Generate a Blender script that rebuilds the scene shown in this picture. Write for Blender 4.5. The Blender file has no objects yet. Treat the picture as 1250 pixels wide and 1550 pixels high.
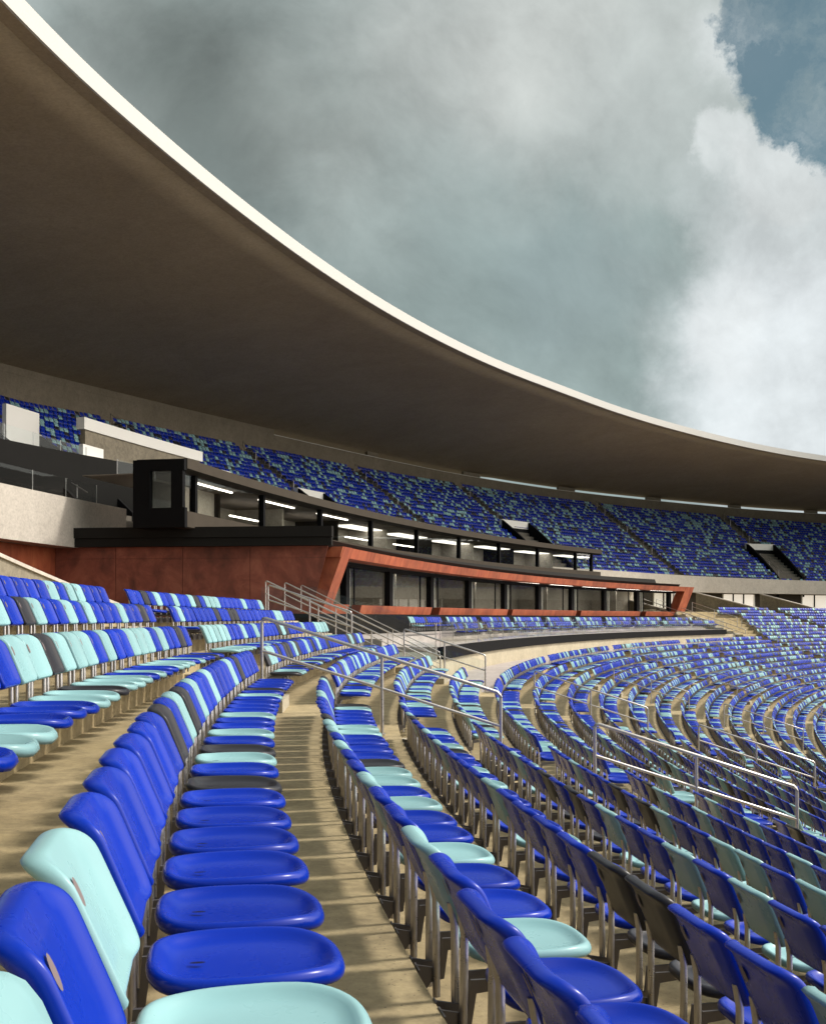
import bpy, math, random
import numpy as np
random.seed(7); RNG=np.random.RandomState(11)
scene=bpy.context.scene
COL=scene.collection
# ------------------------------------------------------------------ plan curve of the bowl (metres)
S=0.9
_q=[0.88071,-0.23657,0.65041,-0.23459,0.05079]
_t=np.arange(-30,265,.05); _tt=np.clip(_t/50,-.6,3.2)
_phi=_q[1]+_q[2]*_tt+_q[3]*_tt**2+_q[4]*_tt**3
_d=(_q[2]+2*_q[3]*3.2+3*_q[4]*3.2**2)/50
_phi=np.where(_t>160,_phi+_d*(_t-160),_phi)
_X=np.cumsum(np.sin(_phi))*.05; _Y=np.cumsum(np.cos(_phi))*.05
_i=int(np.argmin(abs(_t))); _X=(_X+_q[0]-_X[_i])*S; _Y=(_Y-_Y[_i])*S; _tm=_t*S
def cv(t):
    return float(np.interp(t,_tm,_X)),float(np.interp(t,_tm,_Y)),float(np.interp(t,_tm,_phi))
def P(o,t,z):
    x,y,p=cv(t); return (x+o*math.cos(p),y-o*math.sin(p),z)
def PN(o,t):
    x=np.interp(t,_tm,_X);y=np.interp(t,_tm,_Y);p=np.interp(t,_tm,_phi)
    return x+o*np.cos(p),y-o*np.sin(p),p
F=1600.; HZ=935.5
D=1.018; ST=.3258
def zb(k): return -1.296-ST*(k-2)          # tread behind row k
def oe(k): return D*(k-2)                  # edge offset of row k
# ------------------------------------------------------------------ materials
def mat(name):
    m=bpy.data.materials.new(name); m.use_nodes=True
    nt=m.node_tree; b=nt.nodes.get('Principled BSDF'); return m,nt,b
def N(nt,typ,**kw):
    n=nt.nodes.new(typ)
    for k,v in kw.items():
        if k.startswith('i_'):
            key=k[2:].replace('_',' ')
            n.inputs[int(key) if key.isdigit() else key].default_value=v
        else: setattr(n,k,v)
    return n
def ramp(nt,fac,stops,interp='LINEAR'):
    r=nt.nodes.new('ShaderNodeValToRGB'); r.color_ramp.interpolation=interp
    e=r.color_ramp.elements
    while len(e)<len(stops): e.new(.5)
    for a,(p,c) in zip(e,stops):
        a.position=p; a.color=(c[0],c[1],c[2],1) if not isinstance(c,float) else (c,c,c,1)
    nt.links.new(fac,r.inputs[0]); return r.outputs[0]
def noise(nt,scale,detail=6,rough=.6,vec=None,dist=0.):
    n=N(nt,'ShaderNodeTexNoise'); n.inputs['Scale'].default_value=scale; n.inputs['Detail'].default_value=detail
    n.inputs['Roughness'].default_value=rough; n.inputs['Distortion'].default_value=dist
    if vec is not None: nt.links.new(vec,n.inputs['Vector'])
    return n.outputs['Fac']
def geo_pos(nt,scale=None):
    g=N(nt,'ShaderNodeNewGeometry').outputs['Position']
    if scale:
        m=N(nt,'ShaderNodeMapping'); m.inputs['Scale'].default_value=scale; nt.links.new(g,m.inputs['Vector']); return m.outputs[0]
    return g
def mixc(nt,fac,a,b,mode='MIX'):
    m=N(nt,'ShaderNodeMix',data_type='RGBA',blend_type=mode)
    for s,v in ((0,fac),(6,a),(7,b)):
        if hasattr(v,'node') : nt.links.new(v,m.inputs[s])
        elif s==0: m.inputs[0].default_value=v
        else: m.inputs[s].default_value=(*v,1)
    return m.outputs[2]
def bump(nt,b,h,st=.2,dist=.01):
    n=N(nt,'ShaderNodeBump'); n.inputs['Strength'].default_value=st; n.inputs['Distance'].default_value=dist
    nt.links.new(h,n.inputs['Height']); nt.links.new(n.outputs[0],b.inputs['Normal'])
def concrete(name,c1,c2,stain=.5,sc=1.,pit=True,rough=.85):
    m,nt,b=mat(name); p=geo_pos(nt)
    big=noise(nt,.45*sc,6,.65,p,.4); fine=noise(nt,14*sc,8,.7,p); mid=noise(nt,3.1*sc,5,.65,p,.8)
    base=ramp(nt,big,[(.3,c1),(.72,c2)])
    dark=tuple(x*.55 for x in c1)
    st=ramp(nt,mid,[(.42,1.),(.68,1.-stain*.6)])
    c=mixc(nt,1.,base,st,'MULTIPLY')
    fs=ramp(nt,fine,[(.3,.78),(.6,1.05)])
    c=mixc(nt,1.,c,fs,'MULTIPLY')
    if pit:
        v=N(nt,'ShaderNodeTexVoronoi'); v.inputs['Scale'].default_value=22*sc; nt.links.new(p,v.inputs['Vector'])
        pm=noise(nt,5*sc,3,.5,p)
        pv=ramp(nt,v.outputs['Distance'],[(.05,.35),(.16,1.)])
        gate=ramp(nt,pm,[(.44,0.),(.54,1.)])
        pv2=mixc(nt,gate,(1,1,1),pv)
        c=mixc(nt,1.,c,pv2,'MULTIPLY')
    nt.links.new(c,b.inputs['Base Color']); b.inputs['Roughness'].default_value=rough
    bump(nt,b,fine,.35,.012)
    return m
def plastic(name,c,rough=.3):
    m,nt,b=mat(name)
    oi=N(nt,'ShaderNodeObjectInfo').outputs['Random']
    at=N(nt,'ShaderNodeAttribute'); at.attribute_name='tint'
    ad=N(nt,'ShaderNodeMath',operation='ADD'); nt.links.new(oi,ad.inputs[0]); nt.links.new(at.outputs['Fac'],ad.inputs[1])
    fr=N(nt,'ShaderNodeMath',operation='FRACT'); nt.links.new(ad.outputs[0],fr.inputs[0])
    f=ramp(nt,fr.outputs[0],[(0.,.86),(1.,1.08)])
    p=geo_pos(nt); d=noise(nt,2.5,5,.6,p)
    dd=ramp(nt,d,[(.35,.95),(.65,1.03)])
    cc=mixc(nt,1.,mixc(nt,1.,c,f,'MULTIPLY'),dd,'MULTIPLY')
    nt.links.new(cc,b.inputs['Base Color'])
    r=ramp(nt,noise(nt,6,4,.6,p),[(.3,rough-.03),(.7,rough+.06)]); nt.links.new(r,b.inputs['Roughness'])
    b.inputs['Coat Weight'].default_value=.0; b.inputs['Specular IOR Level'].default_value=.30; b.inputs['Coat Roughness'].default_value=.25
    b.inputs['IOR'].default_value=1.45
    return m
def metal(name,c,rough,metallic=1.,sc=40):
    m,nt,b=mat(name); p=geo_pos(nt)
    n=noise(nt,sc,5,.65,p)
    nt.links.new(mixc(nt,n,tuple(x*.75 for x in c),tuple(min(1,x*1.15) for x in c)),b.inputs['Base Color'])
    r=ramp(nt,n,[(.3,rough-.06),(.7,rough+.12)]); nt.links.new(r,b.inputs['Roughness'])
    b.inputs['Metallic'].default_value=metallic
    return m
def corten(name,c1,c2,c3,streak=(2.,2.,.35),rough=.7,panel=True):
    m,nt,b=mat(name); p=geo_pos(nt,streak)
    a=noise(nt,1.6,8,.68,p,.6); q=noise(nt,.35,4,.6,geo_pos(nt),.3)
    c=ramp(nt,a,[(.28,c1),(.5,c2),(.74,c3)])
    qq=ramp(nt,q,[(.3,.65),(.7,1.2)])
    c=mixc(nt,1.,c,qq,'MULTIPLY')
    nt.links.new(c,b.inputs['Base Color']); b.inputs['Roughness'].default_value=rough
    bump(nt,b,noise(nt,9,5,.6,geo_pos(nt)),.15,.01)
    return m
def flat(name,c,rough=.5,metallic=0.,var=.15):
    m,nt,b=mat(name); p=geo_pos(nt)
    n=noise(nt,1.3,6,.65,p,.3)
    nt.links.new(mixc(nt,n,tuple(x*(1-var) for x in c),tuple(min(1,x*(1+var)) for x in c)),b.inputs['Base Color'])
    b.inputs['Roughness'].default_value=rough; b.inputs['Metallic'].default_value=metallic
    if max(c)<.1: b.inputs['Specular IOR Level'].default_value=.06; b.inputs['Roughness'].default_value=max(rough,.7)
    return m
def glassm(name,tint=(.9,.93,.93),ior=1.5,rough=.0,boost=1.):
    m,nt,b=mat(name); nt.nodes.remove(b); out=nt.nodes['Material Output']
    tr=N(nt,'ShaderNodeBsdfTransparent'); tr.inputs[0].default_value=(*tint,1)
    gl=N(nt,'ShaderNodeBsdfGlossy'); gl.inputs['Roughness'].default_value=rough
    fr=N(nt,'ShaderNodeFresnel'); gb=N(nt,'ShaderNodeNewGeometry').outputs['Backfacing']; mr=N(nt,'ShaderNodeMapRange'); mr.inputs['To Min'].default_value=ior; mr.inputs['To Max'].default_value=1/ior; nt.links.new(gb,mr.inputs['Value']); nt.links.new(mr.outputs[0],fr.inputs[0])
    ml=N(nt,'ShaderNodeMath',operation='MULTIPLY',use_clamp=True); ml.inputs[1].default_value=boost; nt.links.new(fr.outputs[0],ml.inputs[0])
    mx=N(nt,'ShaderNodeMixShader'); nt.links.new(ml.outputs[0],mx.inputs[0]); nt.links.new(tr.outputs[0],mx.inputs[1]); nt.links.new(gl.outputs[0],mx.inputs[2])
    nt.links.new(mx.outputs[0],out.inputs[0]); return m
def emis(name,c,s):
    m,nt,b=mat(name); b.inputs['Emission Color'].default_value=(*c,1); b.inputs['Emission Strength'].default_value=s
    b.inputs['Base Color'].default_value=(.8,.8,.8,1); return m
M={}
M['blue']=plastic('seat_blue',(.0012,.024,.35),.26)
M['aqua']=plastic('seat_aqua',(.23,.41,.44),.28)
M['gray']=plastic('seat_charcoal',(.024,.024,.031),.33)
M['steel']=metal('galvanised_steel',(.50,.475,.47),.30,.85,25)
M['dark']=metal('dark_steel',(.17,.16,.165),.42,.8)
M['slotdark']=flat('slot_shadow',(.012,.012,.03),.6)
M['slot']=flat('slot_recess',(.17,.13,.13),.6)
M['terrace']=concrete('terrace_concrete',(.35,.275,.148),(.48,.39,.232),.55,1.3)
M['walk']=concrete('walkway_concrete',(.40,.35,.33),(.50,.45,.43),.3,1.3)
M['step']=concrete('step_concrete',(.36,.32,.24),(.46,.42,.33),.4,1.5)
M['wall']=concrete('balcony_wall_concrete',(.40,.35,.25),(.52,.46,.34),.3,1.)
M['parapet']=concrete('parapet_concrete',(.44,.40,.355),(.53,.49,.44),.22,.7,False)
M['gray_conc']=concrete('rough_concrete',(.22,.19,.14),(.32,.28,.21),.6,1.)
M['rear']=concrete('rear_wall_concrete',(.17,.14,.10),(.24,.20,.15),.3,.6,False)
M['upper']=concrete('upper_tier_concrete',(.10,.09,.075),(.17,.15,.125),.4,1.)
M['soffit']=concrete('soffit_render',(.33,.255,.175),(.40,.315,.22),.18,.5,False)
M['white']=flat('white_paint',(.80,.79,.76),.6,0,.04)
M['fascia']=flat('fascia_paint',(.56,.55,.53),.55,0,.03)
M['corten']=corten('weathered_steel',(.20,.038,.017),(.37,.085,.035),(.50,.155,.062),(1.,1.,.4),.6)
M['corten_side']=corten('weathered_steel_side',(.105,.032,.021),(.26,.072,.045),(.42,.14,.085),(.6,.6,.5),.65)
M['black']=flat('black_metal',(.008,.008,.009),.5,.0,.25)
M['char']=flat('charcoal_cladding',(.020,.019,.018),.6,0,.2)
M['darkwall']=flat('dark_wall_paint',(.011,.0108,.0105),.75,0,.15)
M['brown']=flat('bronze_cladding',(.060,.050,.040),.5,.1,.2)
M['glass']=glassm('window_glass',(.90,.91,.89),1.5,0,.8)
M['rail_glass']=glassm('balustrade_glass',(.95,.97,.97),1.45,0,.55)
M['mirror_glass']=glassm('reflective_glass',(.5,.52,.52),1.8,0,4.)
M['interior']=concrete('interior_concrete',(.58,.53,.46),(.72,.66,.58),.3,.6,False)
M['ceil']=flat('interior_ceiling',(.20,.17,.145),.8)
M['lamp_fill']=emis('lamp_and_fill_tube',(1.,.93,.83),6.)  # suite strip lamps, and the light added inside the red box
M['panel']=emis('lamp_panel',(1.,.95,.86),1.6)
M['grass']=flat('grass_pitch',(.05,.12,.03),.9)
M['ground']=flat('ground_dirt',(.16,.15,.12),.9)
# ------------------------------------------------------------------ mesh helpers
class MB:
    def __init__(s): s.v=[]; s.f=[]; s.m=[]; s.sm=[]
    def add(s,vs,fs,mi=0,smooth=False):
        b=len(s.v); s.v.extend([tuple(v) for v in vs])
        for f in fs: s.f.append(tuple(i+b for i in f)); s.m.append(mi); s.sm.append(smooth)
        return s
    def quad(s,a,b,c,d,mi=0): return s.add([a,b,c,d],[(0,1,2,3)],mi)
    def box(s,lo,hi,mi=0):
        x0,y0,z0=lo;x1,y1,z1=hi
        return s.add([(x0,y0,z0),(x1,y0,z0),(x1,y1,z0),(x0,y1,z0),(x0,y0,z1),(x1,y0,z1),(x1,y1,z1),(x0,y1,z1)],
          [(0,3,2,1),(4,5,6,7),(0,1,5,4),(1,2,6,5),(2,3,7,6),(3,0,4,7)],mi)
    def pbox(s,o0,o1,t0,t1,z0,z1,mi=0,n=1,ztop=None):
        """box in bowl space; ztop(o) overrides the top height at o0/o1"""
        return s.sweep([(o0,z0 if not callable(z0) else z0(o0)),(o1,z0 if not callable(z0) else z0(o1)),(o1,z1 if ztop is None else ztop(o1)),(o0,z1 if ztop is None else ztop(o0))],t0,t1,(t1-t0)/n,mi)
    def sweep(s,prof,t0,t1,step=1.,mi=0,closed=True,caps=True,smooth=False):
        n=max(1,int(math.ceil((t1-t0)/step-1e-6))); pf=prof if callable(prof) else (lambda t:prof)
        L=len(pf(t0)); vs=[];fs=[]
        for i in range(n+1):
            t=t0+(t1-t0)*i/n
            for (o,z) in pf(t): vs.append(P(o,t,z))
        for i in range(n):
            for j in range(L if closed else L-1):
                a=i*L+j; b=i*L+(j+1)%L; fs.append((a,b,b+L,a+L))
        if closed and caps:
            fs.append(tuple(range(L))[::-1]); fs.append(tuple(n*L+j for j in range(L)))
        return s.add(vs,fs,mi,smooth)
    def tube(s,pts,r,seg=10,mi=0,caps=True,smooth=True):
        pts=[np.array(p,float) for p in pts]; rings=[]
        for i,p in enumerate(pts):
            if i==0: d=pts[1]-p
            elif i==len(pts)-1: d=p-pts[i-1]
            else:
                a=(p-pts[i-1]);b=(pts[i+1]-p); d=a/np.linalg.norm(a)+b/np.linalg.norm(b)
            d=d/np.linalg.norm(d)
            up=np.array((0,0,1.)) if abs(d[2])<.9 else np.array((0,1.,0))
            u=np.cross(d,up);u/=np.linalg.norm(u);w=np.cross(d,u)
            rings.append([p+r*(math.cos(2*math.pi*k/seg)*u+math.sin(2*math.pi*k/seg)*w) for k in range(seg)])
        vs=[q for R in rings for q in R]; fs=[]
        for i in range(len(pts)-1):
            for k in range(seg):
                a=i*seg+k;b=i*seg+(k+1)%seg; fs.append((a,b,b+seg,a+seg))
        s.add(vs,fs,mi,smooth)
        if caps:
            s.add(rings[0],[tuple(range(seg))[::-1]],mi); s.add(rings[-1],[tuple(range(seg))],mi)
        return s
    def build(s,name,mats,parent=None,loc=None,link=True):
        me=bpy.data.meshes.new(name); me.from_pydata(s.v,[],s.f)
        if not isinstance(mats,(list,tuple)): mats=[mats]
        for m in mats: me.materials.append(m)
        me.polygons.foreach_set('material_index',s.m); me.polygons.foreach_set('use_smooth',s.sm); me.update()
        o=bpy.data.objects.new(name,me); COL.objects.link(o)
        if parent: o.parent=parent
        return o
def fixn(o):
    import bmesh
    bm=bmesh.new(); bm.from_mesh(o.data); bmesh.ops.recalc_face_normals(bm,faces=bm.faces[:]); bm.to_mesh(o.data); bm.free(); return o
def tag(o,label=None,cat=None,group=None,kind=None):
    if label: o['label']=label
    if cat: o['category']=cat
    if group: o['group']=group
    if kind: o['kind']=kind
    return o
def empty(name,loc,label,cat,group=None,rz=0,tilt=0.):
    o=bpy.data.objects.new(name,None); o.empty_display_size=.2; COL.objects.link(o); o.location=loc; o.rotation_euler=(tilt*.4,tilt,rz)
    return tag(o,label,cat,group)
def child(mb,name,mats,parent):
    """world-space mesh made a child of an unrotated empty"""
    L=parent.location; mb.v=[(x-L[0],y-L[1],z-L[2]) for x,y,z in mb.v]
    return fixn(mb.build(name,mats,parent))
def thing_mesh(mb,name,mats,label,cat,group=None,kind=None):
    o=fixn(mb.build(name,mats)); return tag(o,label,cat,group,kind)
# ------------------------------------------------------------------ seat geometry
def sup(th,n):
    c,s_=math.cos(th),math.sin(th)
    return math.copysign(abs(c)**(2/n),c),math.copysign(abs(s_)**(2/n),s_)
def ringmesh(rings,smooth=True):
    n=len(rings[0]); vs=[p for r in rings for p in r]; fs=[]
    for i in range(len(rings)-1):
        for j in range(n):
            a=i*n+j;b=i*n+(j+1)%n; fs.append((a,b,b+n,a+n))
    return vs,fs
def seat_pan(seg,lod):
    if lod==0: R=[(.04,-.030),(.3,-.030),(.52,-.029),(.68,-.026),(.77,-.020),(.835,-.009),(.875,-.002),(.905,.001),(.935,.001),(.965,-.003),(.987,-.009),(1.,-.019),(.993,-.031),(.965,-.040),(.9,-.044),(.04,-.044)]
    elif lod==1: R=[(.05,-.03),(.7,-.024),(.87,-.002),(.94,.001),(.985,-.01),(1.,-.028),(.95,-.05),(.05,-.05)]
    else: R=[(.05,-.024),(.92,0.),(1.,-.022),(.9,-.05)]
    rings=[]
    for s,z in R:
        ring=[]
        for j in range(seg):
            th=2*math.pi*(j+.5)/seg
            cx,cy=sup(th,2.7 if math.cos(th)>0 else 3.3)
            x=.402+.238*cx*s; y=.213*cy*s*(1-.07*max(0,cx)*abs(cy))
            xn=cx*s
            zz=z+.153
            if xn<-.55: zz+=.012*((-xn-.55)/.45)**2
            if xn>.45: zz-=.016*((xn-.45)/.55)**2
            else: zz+=0
            zz+=.004*(cy*s)**2
            ring.append((x,y,zz))
        rings.append(ring)
    return ringmesh(rings)
def wrap(u): return .030*max(0.,(abs(u)-.5)/.5)**2
def seat_back(seg,lod):
    if lod==0: R=[(.04,.0),(.5,.0),(.58,.0),(.65,.0),(.72,.0),(.79,.001),(.87,.004),(.92,.007),(.955,.005),(.98,-.001),(.995,-.010),(1.,-.019),(.996,-.028),(.982,-.035),(.95,-.038),(.87,-.036),(.8,-.035),(.73,-.034),(.66,-.034),(.58,-.034),(.5,-.034),(.04,-.034)]
    elif lod==1: R=[(.05,0.),(.86,.004),(.95,.004),(.99,-.008),(1.,-.02),(.985,-.034),(.9,-.036),(.05,-.034)]
    else: R=[(.05,0.),(.95,.0),(1.,-.018),(.05,-.034)]
    rings=[]
    for s,w in R:
        ring=[]
        for j in range(seg):
            th=2*math.pi*(j+.5)/seg
            cu,cz=sup(th,6.6 if math.sin(th)>0 else 9.)
            u=cu*s; v=cz*s
            y=.203*u; h=.148*v
            x=.092-.40*h+w*.93+wrap(u); z=.396+h*.965+w*.37
            if v>.58: q_=((v-.58)/.42)**2; x-=.026*q_; z+=.002*q_
            if v<-.7: x+=.010*((-v-.7)/.3)**2
            ring.append((x,y,z))
        rings.append(ring)
    return ringmesh(rings)
def seat_post(y,seg,lod):
    mb=MB()
    pts=[(.118,y,-.11),(.118,y,.25),(.105,y,.33)] if lod<2 else [(.118,y,-.08),(.118,y,.29)]
    mb.tube(pts,.0145 if lod<2 else .018,seg,caps=(lod==0))
    return mb
def bracket(lod,sides=(-1,1)):
    mb=MB()
    for sg in sides:
        y=sg*.165
        if lod==0:
            # wall plate, arm to the post and side bar under the pan, one bent profile
            yo=sg*.032
            pr=[(.045,-.13),(.062,-.13),(.062,-.02),(.14,-.02),(.14,.085),(.20,.098),(.40,.098),(.40,.075),(.33,.055),(.16,.045),(.16,-.045),(.07,-.09)]
            pr=[(.047,-.12),(.058,-.12),(.10,-.06),(.150,-.05),(.165,.055),(.36,.078),(.36,.100),(.145,.100),(.135,-.012),(.047,.006)]
            n=len(pr); w=.006
            mb.add([(x,y+sg*.022-w,z) for x,z in pr]+[(x,y+sg*.022+w,z) for x,z in pr],[tuple(range(n)),tuple(range(2*n-1,n-1,-1))]+[(i,(i+1)%n,(i+1)%n+n,i+n) for i in range(n)])
            mb.box((.044,y-.035,-.115),(.050,y+sg*.022+.036,.004))
        else:
            mb.box((.045,y-.03,-.10),(.066,y+.03,.008)); mb.box((.10,y+sg*.04-.005,.03),(.36,y+sg*.04+.005,.10))
    return mb
def slot(side):
    mb=MB(); seg=14
    for w in (.0045,-.0400):
        ring=[]
        for j in range(seg):
            th=2*math.pi*j/seg; y=(.105 if side>0 else -.062)+.019*math.cos(th); h=.052+.030*math.sin(th)
            u=y/.203; ring.append((.092-.40*h+w*.93+wrap(u),y,.396+h*.965+w*.37))
        mb.add(ring,[tuple(range(seg))])
    return mb
MATI={'B':0,'A':1,'G':2}
SM=[M['blue'],M['aqua'],M['gray']]
def mesh_of(vs,fs,name,m,smooth=True):
    mb=MB(); mb.add(vs,fs,0,smooth); 
    # close centres
    return mb
_mesh={}
def closed(vs,fs,seg):
    n=len(vs)//seg; fs=list(fs); fs.append(tuple(range(seg))[::-1]); fs.append(tuple((n-1)*seg+j for j in range(seg))); return vs,fs
def part_mesh(key,mb,mats):
    import bmesh
    me=bpy.data.meshes.new(key); me.from_pydata(mb.v,[],mb.f)
    for m in mats: me.materials.append(m)
    me.polygons.foreach_set('use_smooth',mb.sm); me.update()
    bm=bmesh.new(); bm.from_mesh(me); bmesh.ops.recalc_face_normals(bm,faces=bm.faces[:]); bm.to_mesh(me); bm.free()
    _mesh[key]=me; return me
for c in 'BAG':
    vs,fs=closed(*seat_pan(44,0),44); part_mesh('pan'+c,MB().add(vs,fs,0,True),[SM[MATI[c]]])
    vs,fs=closed(*seat_back(56,0),56); part_mesh('back'+c,MB().add(vs,fs,0,True),[SM[MATI[c]]])
for y,k in ((-.17,'legL'),(.17,'legR')): part_mesh(k,seat_post(y,14,0),[M['steel']])
part_mesh('bracketL',bracket(0,(-1,)),[M['dark']]); part_mesh('bracketR',bracket(0,(1,)),[M['dark']])
def drain():
    mb=MB(); seg=12
    mb.add([(.285+.020*math.cos(2*math.pi*j/seg),.0+.007*math.sin(2*math.pi*j/seg),.1345) for j in range(seg)],[tuple(range(seg))])
    return mb
part_mesh('drain',drain(),[M['slotdark']])
part_mesh('slotP',slot(1),[M['slot']]); part_mesh('slotN',slot(-1),[M['slot']])
# ------------------------------------------------------------------ seat layout
AISLE_W=.78
def a1(k): return 15.2 if k>=1 else {0:15.9,-1:18.3,-2:19.2}.get(k,19.6)
AISLES=[None,32.0,50.3,70.2,91.0,112.5,131.,149.,167.]
UP_AISLES=[50.5,66.5,80.8,95.5,110.8,130.5,147.,163.,180.]
STRT={0:'LL BBBLLGLLLBLBBLLLBLBBGBBBBLB',}
SEQ={1:(1.6,'BLBBBBBBGBLGBLBBLBBBBLBGBBBB'),2:(2.38,'BBBLBBLBBLBLLGBBBBLLBBBBLGGB'),3:(2.97,'LBBGGBBBBLBBBBLBLBBGLBBLBBLB'),
     4:(4.7,'BBLBLBBLBGBGBBLBBBLBBB'),5:(6.9,'LBLLBBLGBGBBBLBBB'),6:(8.7,'BLBBBBLBBLGBBB'),
     0:(4.17,'LLBBBLLGLLLBLBBLLLBLBBGBBBB'),-1:(9.75,'LBGLBBLBLBBBLBBGBB'),-2:(13.0,'BBBBBLBLLBB')}
def runcol():
    r=random.random()
    return 'B' if r<.60 else ('A' if r<.89 else 'G')
seats=[] # dict
def t_from_Y(o,Y):
    ts=np.arange(-12,60,.01); x,y,p=PN(o,ts); return float(ts[np.argmin(abs(y-Y))])
def add_row(o_edge,z,tlist,cols,k,upper=False):
    for i,t in enumerate(tlist):
        x,y,p=cv(t); seats.append((x+o_edge*math.cos(p),y-o_edge*math.sin(p),z,p,cols[i],k,t))
def row_ts(o,t0,t1,phase_t=None,sp=.4615):
    # equal arc-length spacing measured on the offset curve
    ts=np.arange(t0-20,t1+20,.02); x,y,p=PN(o,ts); s=np.concatenate([[0],np.cumsum(np.hypot(np.diff(x),np.diff(y)))])
    sp0=np.interp(phase_t if phase_t is not None else t0,ts,s)
    k0=math.ceil((np.interp(t0,ts,s)-sp0)/sp); k1=math.floor((np.interp(t1,ts,s)-sp0)/sp)
    ks=np.arange(k0,k1+1); return ks,np.interp(sp0+ks*sp,ts,s if False else s) if False else np.interp(sp0+ks*sp,s,ts)
KMAX=40
T_END=200.
VOM_LOW_T=(109.3,)
for k in range(-4,KMAX+1):
    o=oe(k)
    ph=None; seq=''
    if k in SEQ:
        ph=t_from_Y(o,SEQ[k][0]); seq=SEQ[k][1]
    t_lo=-4. if k>=2 else (0. if k==1 else 1.5)
    if k<=-3: segs=[(119.+(-k-3)*2.0,T_END)]
    elif k<5: segs=[(t_lo,31.6),(114.5+(4-k)*1.2,T_END)]
    else: segs=[(t_lo,T_END)]
    for (ta,tb) in segs:
        ks,ts=row_ts(o,ta,tb,ph)
        # convert aisle gap width to a constant clear width
        for kk,t in zip(ks,ts):
            if abs(t-a1(k))<AISLE_W: continue
            if any(abs(t-a)<AISLE_W for a in AISLES[1:]): continue
            if seq and 0<=kk<len(seq): c={'L':'A'}.get(seq[kk],seq[kk])
            else: c=runcol()
            x,y,p=cv(t)
            seats.append([x+o*math.cos(p),y-o*math.sin(p),zb(k),p,c,k,t])
# upper tier
NU=24; UO0=-18.4; UO1=-33.0
def ztop(t): return float(np.interp(t,[0,59,68,86,109,129,145,159,200],[13.2,13.6,14.3,15.05,15.35,15.15,14.7,13.9,13.2]))
def uo(j): return UO0+(UO1-UO0)*j/(NU-1)
UZ0=4.72
def uz(j,t): return UZ0+(ztop(t)-UZ0)*j/(NU-1)
def uzo(o,t): return UZ0+(ztop(t)-UZ0)*(o-UO0)/(UO1-UO0)
VOMS=[(50.2,2.2,-25.5,-19.6),(80.8,1.7,-25.5,-19.6),(111.6,2.1,-25.5,-19.3),(147.0,1.7,-25.0,-19.2),(170.,1.7,-25.0,-19.3)]
for j in range(NU):
    o=uo(j); ks,ts=row_ts(o,28,T_END-2,None,.47)
    for t in ts:
        if any(abs(t-a)<(.62 if j>9 or i%2 else .62) for i,a in enumerate(UP_AISLES)): continue
        if any(abs(t-v[0])<v[1]+.35 and v[2]-.5<=o<=v[3]+.4 for v in VOMS): continue
        if 51.5<t<63.5 and o>-22.9: continue
        if t<99 and o>-21.2 : continue
        x,y,p=cv(t); seats.append([x+o*math.cos(p),y-o*math.sin(p),uz(j,t),p,runcol(),100+j,t])
# balcony seats
BZ=-1.10
BALROWS=[(-1.35,BZ-.0,0),(-2.75,BZ+.30,1)]
def balc_groups():
    g=[]
    for r,(o,z,_) in enumerate(BALROWS):
        t=(50.5 if r==0 else 47.6)
        while t<110.5:
            g.append((r,o,z,t,min(t+5.5,111.)))
            t+=6.95
    return g
for r,o,z,ta,tb in balc_groups():
    ks,ts=row_ts(o,ta,tb,ta)
    for t in ts:
        x,y,p=cv(t); seats.append([x+o*math.cos(p),y-o*math.sin(p),z+.326,p,runcol(),300+r,t])
# rank
def proj(x,y,z):
    if y<.3: return None
    return 625+F*x/y,HZ-F*z/y
vis=[];rest=[]
for s in seats:
    q=proj(s[0]+.2,s[1],s[2]+.3); d=math.sqrt(s[0]**2+s[1]**2+s[2]**2)
    s.append(d)
    if q and -60<q[0]<1290 and 560<q[1]<1640 and s[5]<100: vis.append(s)
    else: rest.append(s)
vis.sort(key=lambda s:s[7])
HERO=vis[:300]; rest+=vis[300:]
def ordn(n):
    a=['zeroth','first','second','third','fourth','fifth','sixth','seventh','eighth','ninth','tenth','eleventh','twelfth','thirteenth','fourteenth','fifteenth','sixteenth','seventeenth','eighteenth','nineteenth']
    tens={2:'twent',3:'thirt',4:'fort',5:'fift',6:'sixt'}
    if n<20: return a[n]
    return tens[n//10]+('ieth' if n%10==0 else 'y-'+a[n%10])
ROWN={-2:'third row up-slope behind shaded gangway',-1:'second row up-slope behind shaded gangway',0:'row just behind shaded gangway',1:'row left of bare sunlit walkway'}
def rown(k):
    if k<=1: return ROWN[k]
    if k==2: return 'row just right of bare sunlit walkway'
    return ordn(k-1)+' row right of bare sunlit walkway'
CN={'B':'royal blue','A':'pale aqua','G':'charcoal grey'}
byrow={}
for s in HERO: byrow.setdefault(s[5],[]).append(s)
for k,L in byrow.items():
    L.sort(key=lambda s:s[6])
    for n,s in enumerate(L):
        e=empty('stadium_seat',(s[0],s[1],s[2]),'%s seat, %s from near end, %s'%(CN[s[4]],ordn(n+1),rown(k)),'stadium seat','plastic seats in the lower tier rows',-s[3]+RNG.normal(0,.014),float(RNG.normal(0,.009)))
        def ch(key,nm,par):
            o=bpy.data.objects.new(nm,_mesh[key]); COL.objects.link(o); o.parent=par; return o
        pn_=ch('pan'+s[4],'seat',e); ch('drain','drain_slot',pn_); b=ch('back'+s[4],'backrest',e)
        ch('legL','leg',e); ch('legR','leg',e); ch('bracketL','bracket',e); ch('bracketR','bracket',e)
        ch('slotP' if k>=2 else 'slotN','hand_slot',b)
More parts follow.
